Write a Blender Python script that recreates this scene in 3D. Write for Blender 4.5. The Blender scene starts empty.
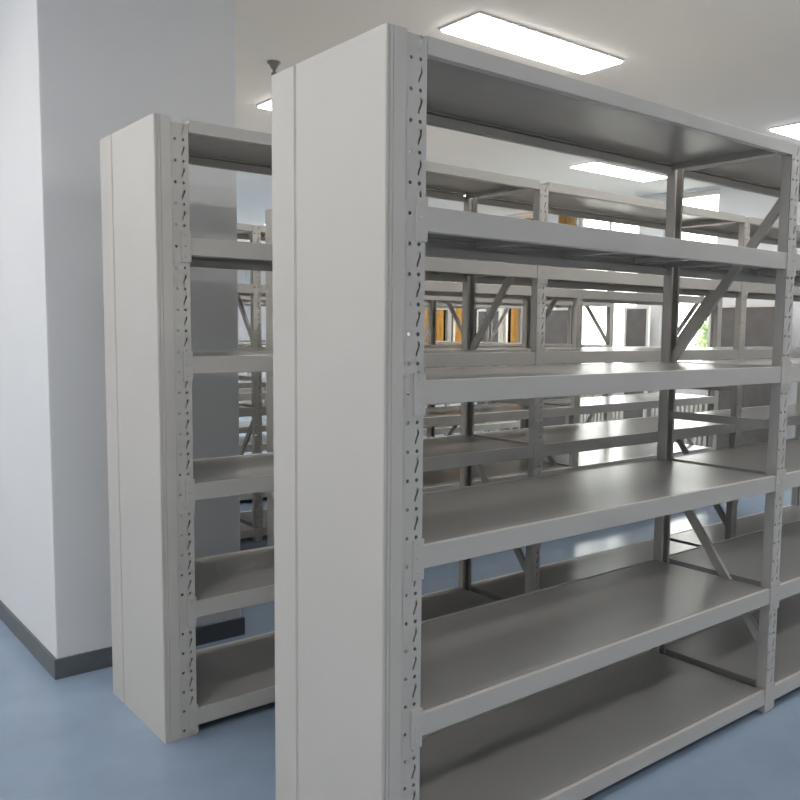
import bpy, math, random
from mathutils import Vector, Matrix
from mathutils.geometry import tessellate_polygon
random.seed(4)
col = bpy.context.scene.collection
FZ = 1.42            # lens height above the floor

# ------------------------------------------------------------------ materials
def mat(name, color, rough=0.5, metal=0.0, noise=0.0, nscale=6.0, bump=0.0, bscale=60.0, spec=0.5, coat=0.0):
    m = bpy.data.materials.new(name); m.use_nodes = True
    nt = m.node_tree; b = nt.nodes['Principled BSDF']
    b.inputs['Base Color'].default_value = (*color, 1)
    b.inputs['Roughness'].default_value = rough
    b.inputs['Metallic'].default_value = metal
    b.inputs['Specular IOR Level'].default_value = spec
    b.inputs['Coat Weight'].default_value = coat
    tc = nt.nodes.new('ShaderNodeTexCoord')
    if noise:
        n = nt.nodes.new('ShaderNodeTexNoise'); n.inputs['Scale'].default_value = nscale
        n.inputs['Detail'].default_value = 4
        nt.links.new(tc.outputs['Object'], n.inputs['Vector'])
        r = nt.nodes.new('ShaderNodeValToRGB')
        r.color_ramp.elements[0].position = .3; r.color_ramp.elements[1].position = .7
        r.color_ramp.elements[0].color = (*[c*(1-noise) for c in color], 1)
        r.color_ramp.elements[1].color = (*[min(1, c*(1+noise)) for c in color], 1)
        nt.links.new(n.outputs['Fac'], r.inputs['Fac']); nt.links.new(r.outputs['Color'], b.inputs['Base Color'])
    if bump:
        n = nt.nodes.new('ShaderNodeTexNoise'); n.inputs['Scale'].default_value = bscale
        nt.links.new(tc.outputs['Object'], n.inputs['Vector'])
        bp = nt.nodes.new('ShaderNodeBump'); bp.inputs['Strength'].default_value = bump
        bp.inputs['Distance'].default_value = .002
        nt.links.new(n.outputs['Fac'], bp.inputs['Height']); nt.links.new(bp.outputs['Normal'], b.inputs['Normal'])
    return m
def emis(name, color, s):
    m = bpy.data.materials.new(name); m.use_nodes = True
    nt = m.node_tree; nt.nodes.clear()
    e = nt.nodes.new('ShaderNodeEmission'); e.inputs[0].default_value = (*color, 1); e.inputs[1].default_value = s
    o = nt.nodes.new('ShaderNodeOutputMaterial'); nt.links.new(e.outputs[0], o.inputs[0]); return m

M = dict(
    paint=mat('grey_powder_coat', (.57, .548, .508), .42, noise=.03, nscale=3, bump=.05, bscale=220),
    panel=mat('panel_powder_coat', (.62, .59, .548), .45, noise=.025, nscale=2, bump=.04, bscale=220),
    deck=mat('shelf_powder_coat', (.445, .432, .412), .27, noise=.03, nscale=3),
    rivet=mat('bright_rivet', (.62, .6, .58), .3, metal=.6),
    wall=mat('white_wall_paint', (.83, .835, .845), .85, noise=.015, nscale=2, bump=.1, bscale=90),
    ceil=mat('ceiling_paint', (.90, .88, .85), .9, noise=.01, nscale=1.5),
    floor=mat('blue_vinyl_floor', (.28, .365, .48), .25, noise=.05, nscale=5, bump=.03, bscale=30),
    base=mat('dark_grey_skirting', (.13, .145, .155), .5, noise=.06, nscale=20),
    white=mat('white_window_frame', (.8, .77, .72), .4),
    cloth=mat('ochre_curtain_cloth', (.42, .27, .11), .9, noise=.2, nscale=14),
    board=mat('dark_grey_board', (.15, .138, .13), .7, noise=.12, nscale=8),
    rad=mat('radiator_enamel', (.75, .72, .66), .4),
    chrome=mat('sprinkler_metal', (.22, .22, .22), .4, metal=.8),
    leaf=mat('tree_leaf', (.22, .30, .14), .8, noise=.4, nscale=5),
    bark=mat('tree_bark', (.15, .1, .06), .9, noise=.3, nscale=9),
    ground=mat('outdoor_paving', (.5, .49, .45), .9, noise=.1, nscale=1),
    lamp=emis('lamp_diffuser', (1, .97, .93), 15.0),
    lampframe=mat('lamp_trim', (.8, .8, .8), .4),
)
def glass():
    m = bpy.data.materials.new('window_glass'); m.use_nodes = True
    nt = m.node_tree; nt.nodes.clear()
    t = nt.nodes.new('ShaderNodeBsdfTransparent'); g = nt.nodes.new('ShaderNodeBsdfGlossy')
    g.inputs['Roughness'].default_value = .02; t.inputs[0].default_value = (.96, .98, .97, 1)
    f = nt.nodes.new('ShaderNodeFresnel'); f.inputs[0].default_value = 1.45
    x = nt.nodes.new('ShaderNodeMixShader'); o = nt.nodes.new('ShaderNodeOutputMaterial')
    nt.links.new(f.outputs[0], x.inputs[0]); nt.links.new(t.outputs[0], x.inputs[1])
    nt.links.new(g.outputs[0], x.inputs[2]); nt.links.new(x.outputs[0], o.inputs[0]); return m
M['glass'] = glass()
_nt = M['cloth'].node_tree; _b = _nt.nodes['Principled BSDF']; _t = _nt.nodes.new('ShaderNodeBsdfTranslucent'); _t.inputs[0].default_value = (.85, .60, .22, 1)
_x = _nt.nodes.new('ShaderNodeMixShader'); _x.inputs[0].default_value = .35
_nt.links.new(_b.outputs[0], _x.inputs[1]); _nt.links.new(_t.outputs[0], _x.inputs[2]); _nt.links.new(_x.outputs[0], _nt.nodes['Material Output'].inputs[0])

# ------------------------------------------------------------------ mesh builder
class MB:
    def __init__(s): s.v = []; s.f = []
    def add(s, vs, fs):
        k = len(s.v); s.v += [tuple(v) for v in vs]; s.f += [tuple(i+k for i in f) for f in fs]; return s
    def box(s, x0, x1, y0, y1, z0, z1):
        x0, x1 = min(x0, x1), max(x0, x1); y0, y1 = min(y0, y1), max(y0, y1); z0, z1 = min(z0, z1), max(z0, z1)
        return s.add([(x0,y0,z0),(x1,y0,z0),(x1,y1,z0),(x0,y1,z0),(x0,y0,z1),(x1,y0,z1),(x1,y1,z1),(x0,y1,z1)],
                     [(0,3,2,1),(4,5,6,7),(0,1,5,4),(1,2,6,5),(2,3,7,6),(3,0,4,7)])
    def obox(s, c, ax, half):   # oriented box
        c = Vector(c); vs = []
        for k in range(8):
            v = c.copy()
            for i in range(3): v += ax[i]*half[i]*(1 if (k >> i) & 1 else -1)
            vs.append(v)
        return s.add(vs, [(0,2,3,1),(4,5,7,6),(0,1,5,4),(2,6,7,3),(0,4,6,2),(1,3,7,5)])
    def prism(s, prof, fn, a, b, close=True):   # closed profile (2d list) extruded from a to b; fn(p,q,t)->xyz
        n = len(prof); vs = [fn(p[0], p[1], a) for p in prof]+[fn(p[0], p[1], b) for p in prof]
        fs = [(i, (i+1) % n, n+(i+1) % n, n+i) for i in range(n)]
        if close:
            tri = tessellate_polygon([[Vector((p[0], p[1], 0)) for p in prof]])
            fs += [tuple(t) for t in tri]+[tuple(n+i for i in reversed(t)) for t in tri]
        return s.add(vs, fs)
    def lathe(s, prof, seg, c=(0,0,0)):
        n = len(prof); vs = []
        for j in range(seg):
            a = 2*math.pi*j/seg
            vs += [(c[0]+r*math.cos(a), c[1]+r*math.sin(a), c[2]+z) for r, z in prof]
        fs = [(j*n+i, ((j+1) % seg)*n+i, ((j+1) % seg)*n+i+1, j*n+i+1) for j in range(seg) for i in range(n-1)]
        return s.add(vs, fs)
    def mesh(s, name, m, bevel=0):
        me = bpy.data.meshes.new(name); me.from_pydata(s.v, [], s.f); me.materials.append(m)
        import bmesh
        bm = bmesh.new(); bm.from_mesh(me); bmesh.ops.recalc_face_normals(bm, faces=bm.faces)
        if bevel:
            bmesh.ops.bevel(bm, geom=[e for e in bm.edges if len(e.link_faces) == 2 and e.calc_face_angle(0) > .6],
                            offset=bevel, segments=2, profile=.7, affect='EDGES')
        bm.to_mesh(me); bm.free(); return me
def obj(name, me, parent=None, loc=(0,0,0)):
    o = bpy.data.objects.new(name, me); col.objects.link(o); o.location = loc
    if parent is not None: o.parent = parent
    return o
def thing(name, label, cat, loc=(0,0,0), group=None):
    o = obj(name, None, None, loc); o.empty_display_size = .1; o['label'] = label; o['category'] = cat
    if group: o['group'] = group
    return o
def struct(name, mb, m, bevel=0):
    o = obj(name, mb.mesh(name, m, bevel)); o['kind'] = 'structure'; return o

# ------------------------------------------------------------------ room
X0, X1, Y0, Y1, CH = -3.4, 7.5, -4.6, 15.0, 1.64+FZ
struct('floor', MB().box(X0-.2, X1+.2, Y0-.2, Y1+.2, -.15, 0), M['floor'])
struct('ceiling', MB().box(X0-.2, X1+.2, Y0-.2, Y1+.2, CH, CH+.15), M['ceil'])
struct('wall_left', MB().box(X0-.2, X0, Y0-.2, Y1+.2, 0, CH), M['wall'])
struct('wall_front', MB().box(X0, X1, Y0-.2, Y0, 0, CH), M['wall'])
struct('wall_back', MB().box(X0, X1, Y1, Y1+.2, 0, CH), M['wall'])
WIN = [(3.79, 4.52), (4.86, 5.84), (6.38, 7.22), (7.68, 8.95), (10.2, 11.6), (12.4, 13.8)]
SZ, HZ = .78, 3.03
wr = MB(); y = Y0-.2
for a, b in WIN:
    wr.box(X1, X1+.22, y, a, 0, CH); wr.box(X1, X1+.22, a, b, 0, SZ); wr.box(X1, X1+.22, a, b, HZ, CH); y = b
wr.box(X1, X1+.22, y, Y1+.2, 0, CH)
struct('wall_right', wr, M['wall'])
for n, (a, b) in enumerate(WIN):
    e = obj('window_%d' % (n+1), None, None, (X1+.06, (a+b)/2, SZ)); e['kind'] = 'structure'
    w = b-a; h = HZ-SZ; t = .05; mb = MB()
    mb.box(0, .06, -w/2, -w/2+t, 0, h).box(0, .06, w/2-t, w/2, 0, h)
    mb.box(0, .06, -w/2+t, w/2-t, 0, t).box(0, .06, -w/2+t, w/2-t, h-t, h)
    if w > .8: mb.box(.005, .055, -.02, .02, t, h-t)
    obj('window_frame', mb.mesh('window_frame', M['white'], .004), e)
    for c, hw in (((-w/4, w/4-.035), (w/4, w/4-.035)) if w > .8 else ((0, w/2-t),)):
        obj('pane', MB().box(.028, .032, c-hw, c+hw, t, h-t).mesh('pane', M['glass']), e)
    obj('window_sill', MB().box(-.055, .0, -w/2, w/2, -.03, .0).mesh('window_sill', M['white'], .004), e)
struct('baseboard_left', MB().box(X0, X0+.015, Y0, Y1, 0, .09), M['base'])
struct('baseboard_back', MB().box(X0+.015, X1-.015, Y1-.015, Y1, 0, .09), M['base'])
struct('baseboard_front', MB().box(X0+.015, X1-.015, Y0, Y0+.015, 0, .09), M['base'])
struct('baseboard_right', MB().box(X1-.015, X1, Y0+.015, Y1-.015, 0, .09), M['base'])
# square pillar behind the second rack row
PX0, PX1, PY0, PY1 = -.205, .618, 1.925, 2.95
struct('wall_pillar', MB().box(PX0, PX1, PY0, PY1, 0, CH), M['wall'], .008)
bb = MB(); o_ = .012; bh = .083
bb.box(PX0-o_, PX1+o_, PY0-o_, PY0, 0, bh).box(PX0-o_, PX1+o_, PY1, PY1+o_, 0, bh)
bb.box(PX0-o_, PX0, PY0, PY1, 0, bh).box(PX1, PX1+o_, PY0, PY1, 0, bh)
struct('baseboard_pillar', bb, M['base'], .002)
struct('ground', MB().box(X1+.25, 40, -25, 40, -.4, -.2), M['ground'])

# ------------------------------------------------------------------ slotted rack post
PW, PD, HT = .058, .038, .669+FZ
PITCH = .0692
def post_mesh():
    mb = MB(); n = int(HT/PITCH); z0 = HT-n*PITCH
    th = .0022
    def circ(cx, cz, r, k=10): return [(cx+r*math.cos(2*math.pi*i/k), cz+r*math.sin(2*math.pi*i/k)) for i in range(k)]
    slot = [(.0385, .021), (.0415, .021), (.0435, .015), (.0435, .009), (.0405, .0), (.0385, -.006), (.0375, -.0125),
            (.0345, -.0125), (.0345, -.006), (.0365, .001), (.0395, .009), (.0395, .014)]
    holes = [circ(.0115, .0, .0048), circ(.039, .0, .0048), [((x-.039)*1.4+.039, z*1.05+PITCH*.5-.004) for x, z in slot]]
    outer = [(0.0, -PITCH*.25), (PW, -PITCH*.25), (PW, PITCH*.75), (0.0, PITCH*.75)]
    loops = [outer]+holes
    flat = [p for L in loops for p in L]
    tri = tessellate_polygon([[Vector((p[0], p[1], 0)) for p in L] for L in loops])
    for k in range(n):
        zc = HT-(k+.75)*PITCH-.004
        N = len(flat)
        vs = [(p[0], 0, zc+p[1]) for p in flat]+[(p[0], th, zc+p[1]) for p in flat]
        fs = [tuple(t) for t in tri]+[tuple(N+i for i in t[::-1]) for t in tri]
        b = 4
        for L in holes:
            m_ = len(L)
            for i in range(m_): fs.append((b+i, b+(i+1) % m_, N+b+(i+1) % m_, N+b+i))
            b += m_
        mb.add(vs, fs)
    mb.box(0, PW, 0, th, 0, z0-.004)
    # side flanges with a small return lip
    mb.box(0, th, th, PD, 0, HT).box(PW-th, PW, th, PD, 0, HT)
    mb.box(th, .012, PD-th, PD, 0, HT).box(PW-.012, PW-th, PD-th, PD, 0, HT)
    me = bpy.data.meshes.new('post'); me.from_pydata(mb.v, [], mb.f); me.materials.append(M['paint'])
    import bmesh
    bm = bmesh.new(); bm.from_mesh(me); bmesh.ops.remove_doubles(bm, verts=bm.verts, dist=1e-5)
    bmesh.ops.recalc_face_normals(bm, faces=bm.faces); bm.to_mesh(me); bm.free()
    return me
POST = post_mesh()
RD = .513    # rack depth
BH = .058    # beam height
def beam_mesh(L, bh=BH):
    # front beam, local x 0..L, outer face at y=0, top at z=0; stepped ledge that carries the deck
    prof = [(0, -.0015), (.0015, 0), (.012, 0), (.0135, -.0015), (.0135, -.007), (.030, -.007), (.030, -.009),
            (.0135, -.009), (.003, -.009), (.003, -bh+.002), (.020, -bh+.002), (.020, -bh+.027), (.022, -bh+.027), (.022, -bh), (.0015, -bh), (0, -bh+.0015)]
    return MB().prism(prof, lambda p, q, t: (t, p, q), 0, L).mesh('beam', M['paint'])
def deck_mesh(L):
    # folded tray: sheet with turned-down ends
    y0, y1 = .0165, RD-.0165; zt = -.0015
    prof = [(0, zt-.026), (0, zt-.001), (.001, zt), (L-.001, zt), (L, zt-.001), (L, zt-.026), (L-.0015, zt-.026), (L-.0015, zt-.0015), (.0015, zt-.0015), (.0015, zt-.026)]
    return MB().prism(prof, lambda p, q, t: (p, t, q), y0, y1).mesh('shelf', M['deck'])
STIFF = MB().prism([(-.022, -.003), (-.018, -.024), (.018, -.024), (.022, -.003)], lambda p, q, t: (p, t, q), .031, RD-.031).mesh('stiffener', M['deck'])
def bracket_mesh(sx):
    # clip that hooks the beam end over the post face, local origin at the beam end / beam top
    mb = MB(); w = .030
    x0, x1 = (-w, .004) if sx < 0 else (-.004, w)
    mb.box(x0, x1, -.0035, -.0005, -.082, .018)
    mb.box(*((-.001, .004) if sx < 0 else (-.004, .001)), -.0005, .030, -.082, .0)
    c = -.015 if sx < 0 else .015; nf = len(mb.f)
    for z, r in ((.005, .0028), (-.028, .0040), (-.064, .0032)):
        k = 10
        vs = [(c+r*math.cos(2*math.pi*i/k), -.0035, z+r*math.sin(2*math.pi*i/k)) for i in range(k)]+\
             [(c+.6*r*math.cos(2*math.pi*i/k), -.0052, z+.6*r*math.sin(2*math.pi*i/k)) for i in range(k)]
        mb.add(vs, [(i, (i+1) % k, k+(i+1) % k, k+i) for i in range(k)]+[tuple(range(k, 2*k))])
    me = mb.mesh('bracket', M['paint']); me.materials.append(M['rivet'])
    for p in list(me.polygons)[nf:]: p.material_index = 1
    return me
BR = {s: bracket_mesh(s) for s in (-1, 1)}
cache = {}
def get(kind, L, *a):
    k = (kind, round(L, 4))+a
    if k not in cache: cache[k] = {'beam': beam_mesh, 'deck': deck_mesh}[kind](L, *a)
    return cache[k]

def side_panel_mesh(H, flip=False):
    # folded sheet panel: broad side face at x=0, stepped front strip, groove near the rear edge
    g = .385
    prof = [(0, RD), (0, g+.014), (.006, g+.011), (.006, g+.004), (0, g), (0, .005), (.002, .002), (.0075, .0015), (.0085, .004), (.0105, .004), (.0115, .001), (.018, .001),
            (.019, .003), (.0205, .003), (.0215, 0), (.0565, 0), (.0565, .0022), (.024, .0022), (.024, .0105), (.010, .0105), (.0022, .010), (.0022, g-.001), (.008, g+.003), (.008, g+.012), (.0022, g+.016),
            (.0022, RD-.0022), (.0565, RD-.0022), (.0565, RD)]
    mb = MB().prism(prof, lambda p, q, t: (p, q, t), 0.0, H)
    mb.box(.0022, .0565, .0125, RD-.0025, H-.0025, H-.0005)
    return mb.mesh('side_panel', M['panel'])

ZS = {1: [.669, .287, -.119, -.518, -.941, -1.330], 2: [.680, .299, -.096, -.531, -.943, -1.330]}
def strut_mesh(p, q, w=.034, t=.016):
    # folded channel bar in the y-z plane from p to q
    p = Vector((0, *p)); q = Vector((0, *q)); d = (q-p); L = d.length; d.normalize()
    n = Vector((1, 0, 0)).cross(d); c = (p+q)/2; X = Vector((1, 0, 0)); mb = MB()
    mb.obox(c-X*(t/2-.001), (d, n, X), (L/2, w/2, .001))
    mb.obox(c+n*(w/2-.001), (d, n, X), (L/2, .001, t/2))
    mb.obox(c-n*(w/2-.001), (d, n, X), (L/2, .001, t/2))
    return mb.mesh('brace', M['paint'])
ya, yb = .030, RD-.030
def z_(v): return v+FZ
BRC = {False: [strut_mesh((ya, z_(.49)), (yb, z_(-.12))), strut_mesh((yb, z_(-.575)), (ya, z_(-1.175)))],
       True: [strut_mesh((yb, z_(.49)), (ya, z_(-.12))), strut_mesh((ya, z_(-.575)), (yb, z_(-1.175)))]}
STR = [strut_mesh((ya, z_(v)), (yb, z_(v)), .030) for v in (-.335,)]

def rack(label, x0, y0, lefts, zs, panel=True, mirror=False, detail=True):
    root = thing('storage_rack', label, 'shelving', (x0, y0, 0), None)
    if panel:
        obj('side_panel', side_panel_mesh(zs[0]+FZ+.003), root, (0, 0, 0))
    for i, lx in enumerate(lefts):
        obj('post', POST, root, (lx, 0, 0))
        b = obj('post', POST, root, (lx+PW, RD, 0)); b.rotation_euler.z = math.pi
        for m in BRC[mirror]: obj('brace', m, root, (lx+PW/2, 0, 0))
        for m in STR: obj('cross_bar', m, root, (lx+PW/2, 0, 0))
    for i in range(len(lefts)-1):
        a = lefts[i]+PW; L = lefts[i+1]-a
        for z in zs:
            bh = .041 if z == zs[0] else BH
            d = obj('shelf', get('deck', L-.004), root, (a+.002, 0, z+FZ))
            obj('beam', get('beam', L-.004, bh), d, (0, 0, 0))
            r = obj('beam', get('beam', L-.004, bh), d, (L-.004, RD, 0)); r.rotation_euler.z = math.pi
            if z != zs[0] and detail:
                for k in range(4): obj('stiffener', STIFF, d, ((k+.5)*(L-.004)/4, 0, 0))
            if detail and z != zs[0]:
                for s, xx in ((-1, -.002), (1, L-.002)):
                    if i > 0 and s < 0: pass
                    obj('bracket', BR[s], d, (xx, 0, 0))
    return root
P = .0575
r1 = rack('light grey steel rack in the foreground, its wide end panel reaching nearest the camera', 0, 0, [P, 1.790, 3.532, 5.274], ZS[1])
r2 = rack('grey steel rack standing just in front of the white pillar, second from the camera', -.074, 1.14, [P, 1.80, 3.542, 5.284], ZS[2])
r3 = rack('grey steel rack right of the pillar, directly behind the pillar-side rack', 1.235, 2.28, [P, 2.115, 3.857], ZS[1], detail=False)
r4 = rack('grey steel rack passing behind the white pillar, fourth row from the camera', -.31, 3.42, [P, 1.80, 3.71, 5.47], ZS[1], mirror=True, detail=False)
r5 = rack('grey steel rack in the fifth row from the camera, one aisle before the rearmost', -.31, 4.56, [P, 1.80, 3.71, 5.47], ZS[1], detail=False)
r6 = rack('rearmost grey steel rack, farthest row before the back wall', -.31, 5.70, [P, 1.80, 3.71, 5.47], ZS[1], detail=False)

# ------------------------------------------------------------------ ceiling lamps
lf = MB()
a, b = .588, .15
lf.box(-a-.012, a+.012, -b-.012, -b, -.012, 0).box(-a-.012, a+.012, b, b+.012, -.012, 0)
lf.box(-a-.012, -a, -b, b, -.012, 0).box(a, a+.012, -b, b, -.012, 0)
LF = lf.mesh('lamp_frame', M['lampframe'], .001)
LD = MB().box(-a, a, -b, b, -.022, -.002).mesh('diffuser', M['lamp'])
LAB = {(2.52, 1.93): 'bright panel lamp in the ceiling above the nearest rack, largest in view',
       (2.52, 4.0): 'panel lamp tip showing left of the nearest end panel, by the sprinkler',
       (5.99, 4.0): 'panel lamp seen through the top gap of the nearest rack, near the windows',
       (5.99, 1.93): 'panel lamp at the far right edge, its corner above the nearest rack top'}
for i, xc in enumerate((-1.75, 2.52, 5.99)):
    for j in range(-2, 6):
        yc = 1.93+2.07*j
        lab = LAB.get((xc, round(yc, 2)), 'white ceiling panel lamp, %s row, %s' % (
            ('left', 'middle', 'window side')[i], ('behind the camera', 'just before the racks', 'over the first racks', 'over the pillar aisle', 'over the far racks', 'beyond the far racks', 'in the open space behind the racks', 'near the back wall')[j+2]))
        t = thing('ceiling_lamp', lab, 'lamp', (xc, yc, CH), 'panel lamps in the ceiling')
        obj('lamp_frame', LF, t); obj('diffuser', LD, t)

# sprinkler
t = thing('ceiling_sprinkler', 'small dark metal sprinkler under the ceiling above the nearest end panel', 'sprinkler', (1.527, 3.197, CH))
obj('cover_plate', MB().lathe([(0, -.001), (.040, -.001), (.042, -.006), (.030, -.018), (.022, -.034), (.014, -.045), (0, -.045)], 24).mesh('cover_plate', M['chrome']), t)
obj('nozzle', MB().lathe([(0, -.044), (.010, -.044), (.010, -.062), (.018, -.066), (.018, -.084), (.010, -.092), (0, -.092)], 18).mesh('nozzle', M['chrome']), t)

# ------------------------------------------------------------------ radiator under the window, boards, curtains
for (ra, rb, lab) in ((3.80, 4.50, 'white ribbed radiator under the window nearest the dark corner board'), (4.90, 5.80, 'white ribbed radiator under the middle window')):
    t = thing('radiator', lab, 'radiator', (X1-.11, (ra+rb)/2, 0), 'radiators under the windows')
    w = rb-ra; n = int(w/.055)
    for k in range(n):
        yy = -w/2+(k+.5)*w/n
        me = MB().box(-.04, .04, yy-.018, yy+.018, .13, .64).mesh('fin', M['rad'], .006)
        obj('fin', me, t)
    obj('pipe', MB().box(-.012, .012, -w/2-.0, w/2, .16, .185).mesh('pipe', M['rad'], .003), t)
    obj('foot', MB().box(-.03, .03, -w/2+.06, -w/2+.09, 0, .14).mesh('foot', M['rad'], .002), t)
    obj('foot', MB().box(-.03, .03, w/2-.09, w/2-.06, 0, .14).mesh('foot', M['rad'], .002), t)
BOARDS = [(2.90, 3.74, 'wide dark grey board in a cream frame, right of all the windows'),
          (4.53, 4.88, 'narrow dark grey board standing in front of the pier between two bright windows'),
          (5.72, 6.36, 'dark grey board left of the middle bright window'),
          (7.02, 7.50, 'dark grey board beside the ochre curtained far window')]
for a, b, lab in BOARDS:
    t = thing('display_board', lab, 'board', (X1-.19, (a+b)/2, 0), 'dark boards along the window wall')
    w = b-a; h = .335+FZ-.03
    obj('board_panel', MB().box(-.012, .012, -w/2+.03, w/2-.03, .12, h-.03).mesh('board_panel', M['board']), t)
    fr = MB().box(-.02, .02, -w/2, -w/2+.03, 0, h).box(-.02, .02, w/2-.03, w/2, 0, h)
    fr.box(-.02, .02, -w/2+.03, w/2-.03, .09, .12).box(-.02, .02, -w/2+.03, w/2-.03, h-.03, h)
    obj('board_frame', fr.mesh('board_frame', M['white'], .003), t)
def curtain(ya_, yb_, lab, z0=.35, z1=CH-.09):
    t = thing('curtain', lab, 'curtain', (X1-.065, (ya_+yb_)/2, 0), 'ochre curtains on the window wall')
    w = yb_-ya_; n = max(24, int(w/.012)); mb = MB(); vs = []
    for k in range(n+1):
        y = -w/2+w*k/n
        x = .022*math.sin(k*2*math.pi/9.3)+.012*math.sin(k*2*math.pi/4.1+1)
        vs += [(x, y, z0), (x*.6, y, z1), (x*.6+.004, y, z1), (x+.004, y, z0)]
    fs = []
    for k in range(n):
        a = 4*k; b = a+4
        fs += [(a, b, b+1, a+1), (a+2, b+2, b+3, a+3), (a+1, b+1, b+2, a+2), (a, a+3, b+3, b)]
    fs += [(0, 1, 2, 3), (4*n+3, 4*n+2, 4*n+1, 4*n)]
    mb.add(vs, fs); o = obj('cloth', mb.mesh('cloth', M['cloth']), t)
    obj('curtain_rail', MB().box(-.012, .012, -w/2-.04, w/2+.04, z1+.0, z1+.025).mesh('curtain_rail', M['white'], .003), t)
curtain(5.84, 6.10, 'narrow ochre curtain hanging left of the middle bright window')
curtain(6.60, 6.95, 'ochre curtain hanging in the window between the two left-hand dark boards')
curtain(7.70, 8.12, 'ochre curtain at the right side of the farthest window')
curtain(8.42, 9.00, 'orange ochre curtain at the left side of the farthest window')

# ------------------------------------------------------------------ a tree outside
def tree(x, y, s, lab):
    t = thing('tree', lab, 'tree', (x, y, -.2))
    obj('trunk', MB().lathe([(.16*s, 0), (.11*s, .9*s), (.09*s, 1.9*s), (.04*s, 3.0*s), (0, 3.0*s)], 10).mesh('trunk', M['bark']), t)
    mb = MB()
    for k in range(1400):
        th = random.uniform(0, 2*math.pi); u = random.uniform(-1, 1); r = random.uniform(.55, 1)**.5
        c = Vector((math.cos(th)*math.sqrt(1-u*u)*r*1.3*s, math.sin(th)*math.sqrt(1-u*u)*r*1.3*s, 2.3*s+u*r*1.2*s))
        n = Vector((random.gauss(0, 1), random.gauss(0, 1), random.gauss(0, 1))).normalized()
        a1 = n.orthogonal().normalized(); a2 = n.cross(a1); l = .13*s
        mb.add([c-a1*l, c-a2*l*.5, c+a1*l, c+a2*l*.5], [(0, 1, 2, 3)])
    me = bpy.data.meshes.new('foliage'); me.from_pydata(mb.v, [], mb.f); me.materials.append(M['leaf'])
    obj('foliage', me, t)
tree(15.5, 8.2, .62, 'leafy green tree outside, seen through the window nearest the right side')

# ------------------------------------------------------------------ world, camera
w = bpy.data.worlds.new('sky'); bpy.context.scene.world = w; w.use_nodes = True
nt = w.node_tree; bg = nt.nodes['Background']
bg.inputs[0].default_value = (1.0, .985, .95, 1); bg.inputs[1].default_value = 8.0

f, cx, cy = 840.255, 412.046, 408.346
R = Vector((0.7805558, -0.6250160, 0.0093587)); U = Vector((0.0507503, 0.0782881, 0.9956382)); F = Vector((0.6230225, 0.7766762, -0.0928280))
cd = bpy.data.cameras.new('camera'); cam = bpy.data.objects.new('camera', cd); col.objects.link(cam)
cam.matrix_world = Matrix(((R.x, U.x, -F.x, -1.14941), (R.y, U.y, -F.y, -1.53336), (R.z, U.z, -F.z, FZ), (0, 0, 0, 1)))
cd.sensor_fit = 'HORIZONTAL'; cd.sensor_width = 36; cd.lens = f/800*36
cd.shift_x = (400-cx)/800; cd.shift_y = (cy-400)/800; cd.clip_start = .02; cd.clip_end = 200
sc = bpy.context.scene; sc.camera = cam
sc.view_settings.view_transform = 'Standard'; sc.view_settings.look = 'None'
sc.view_settings.gamma = 1; sc.view_settings.use_curve_mapping = False
sc.view_settings.exposure = .38
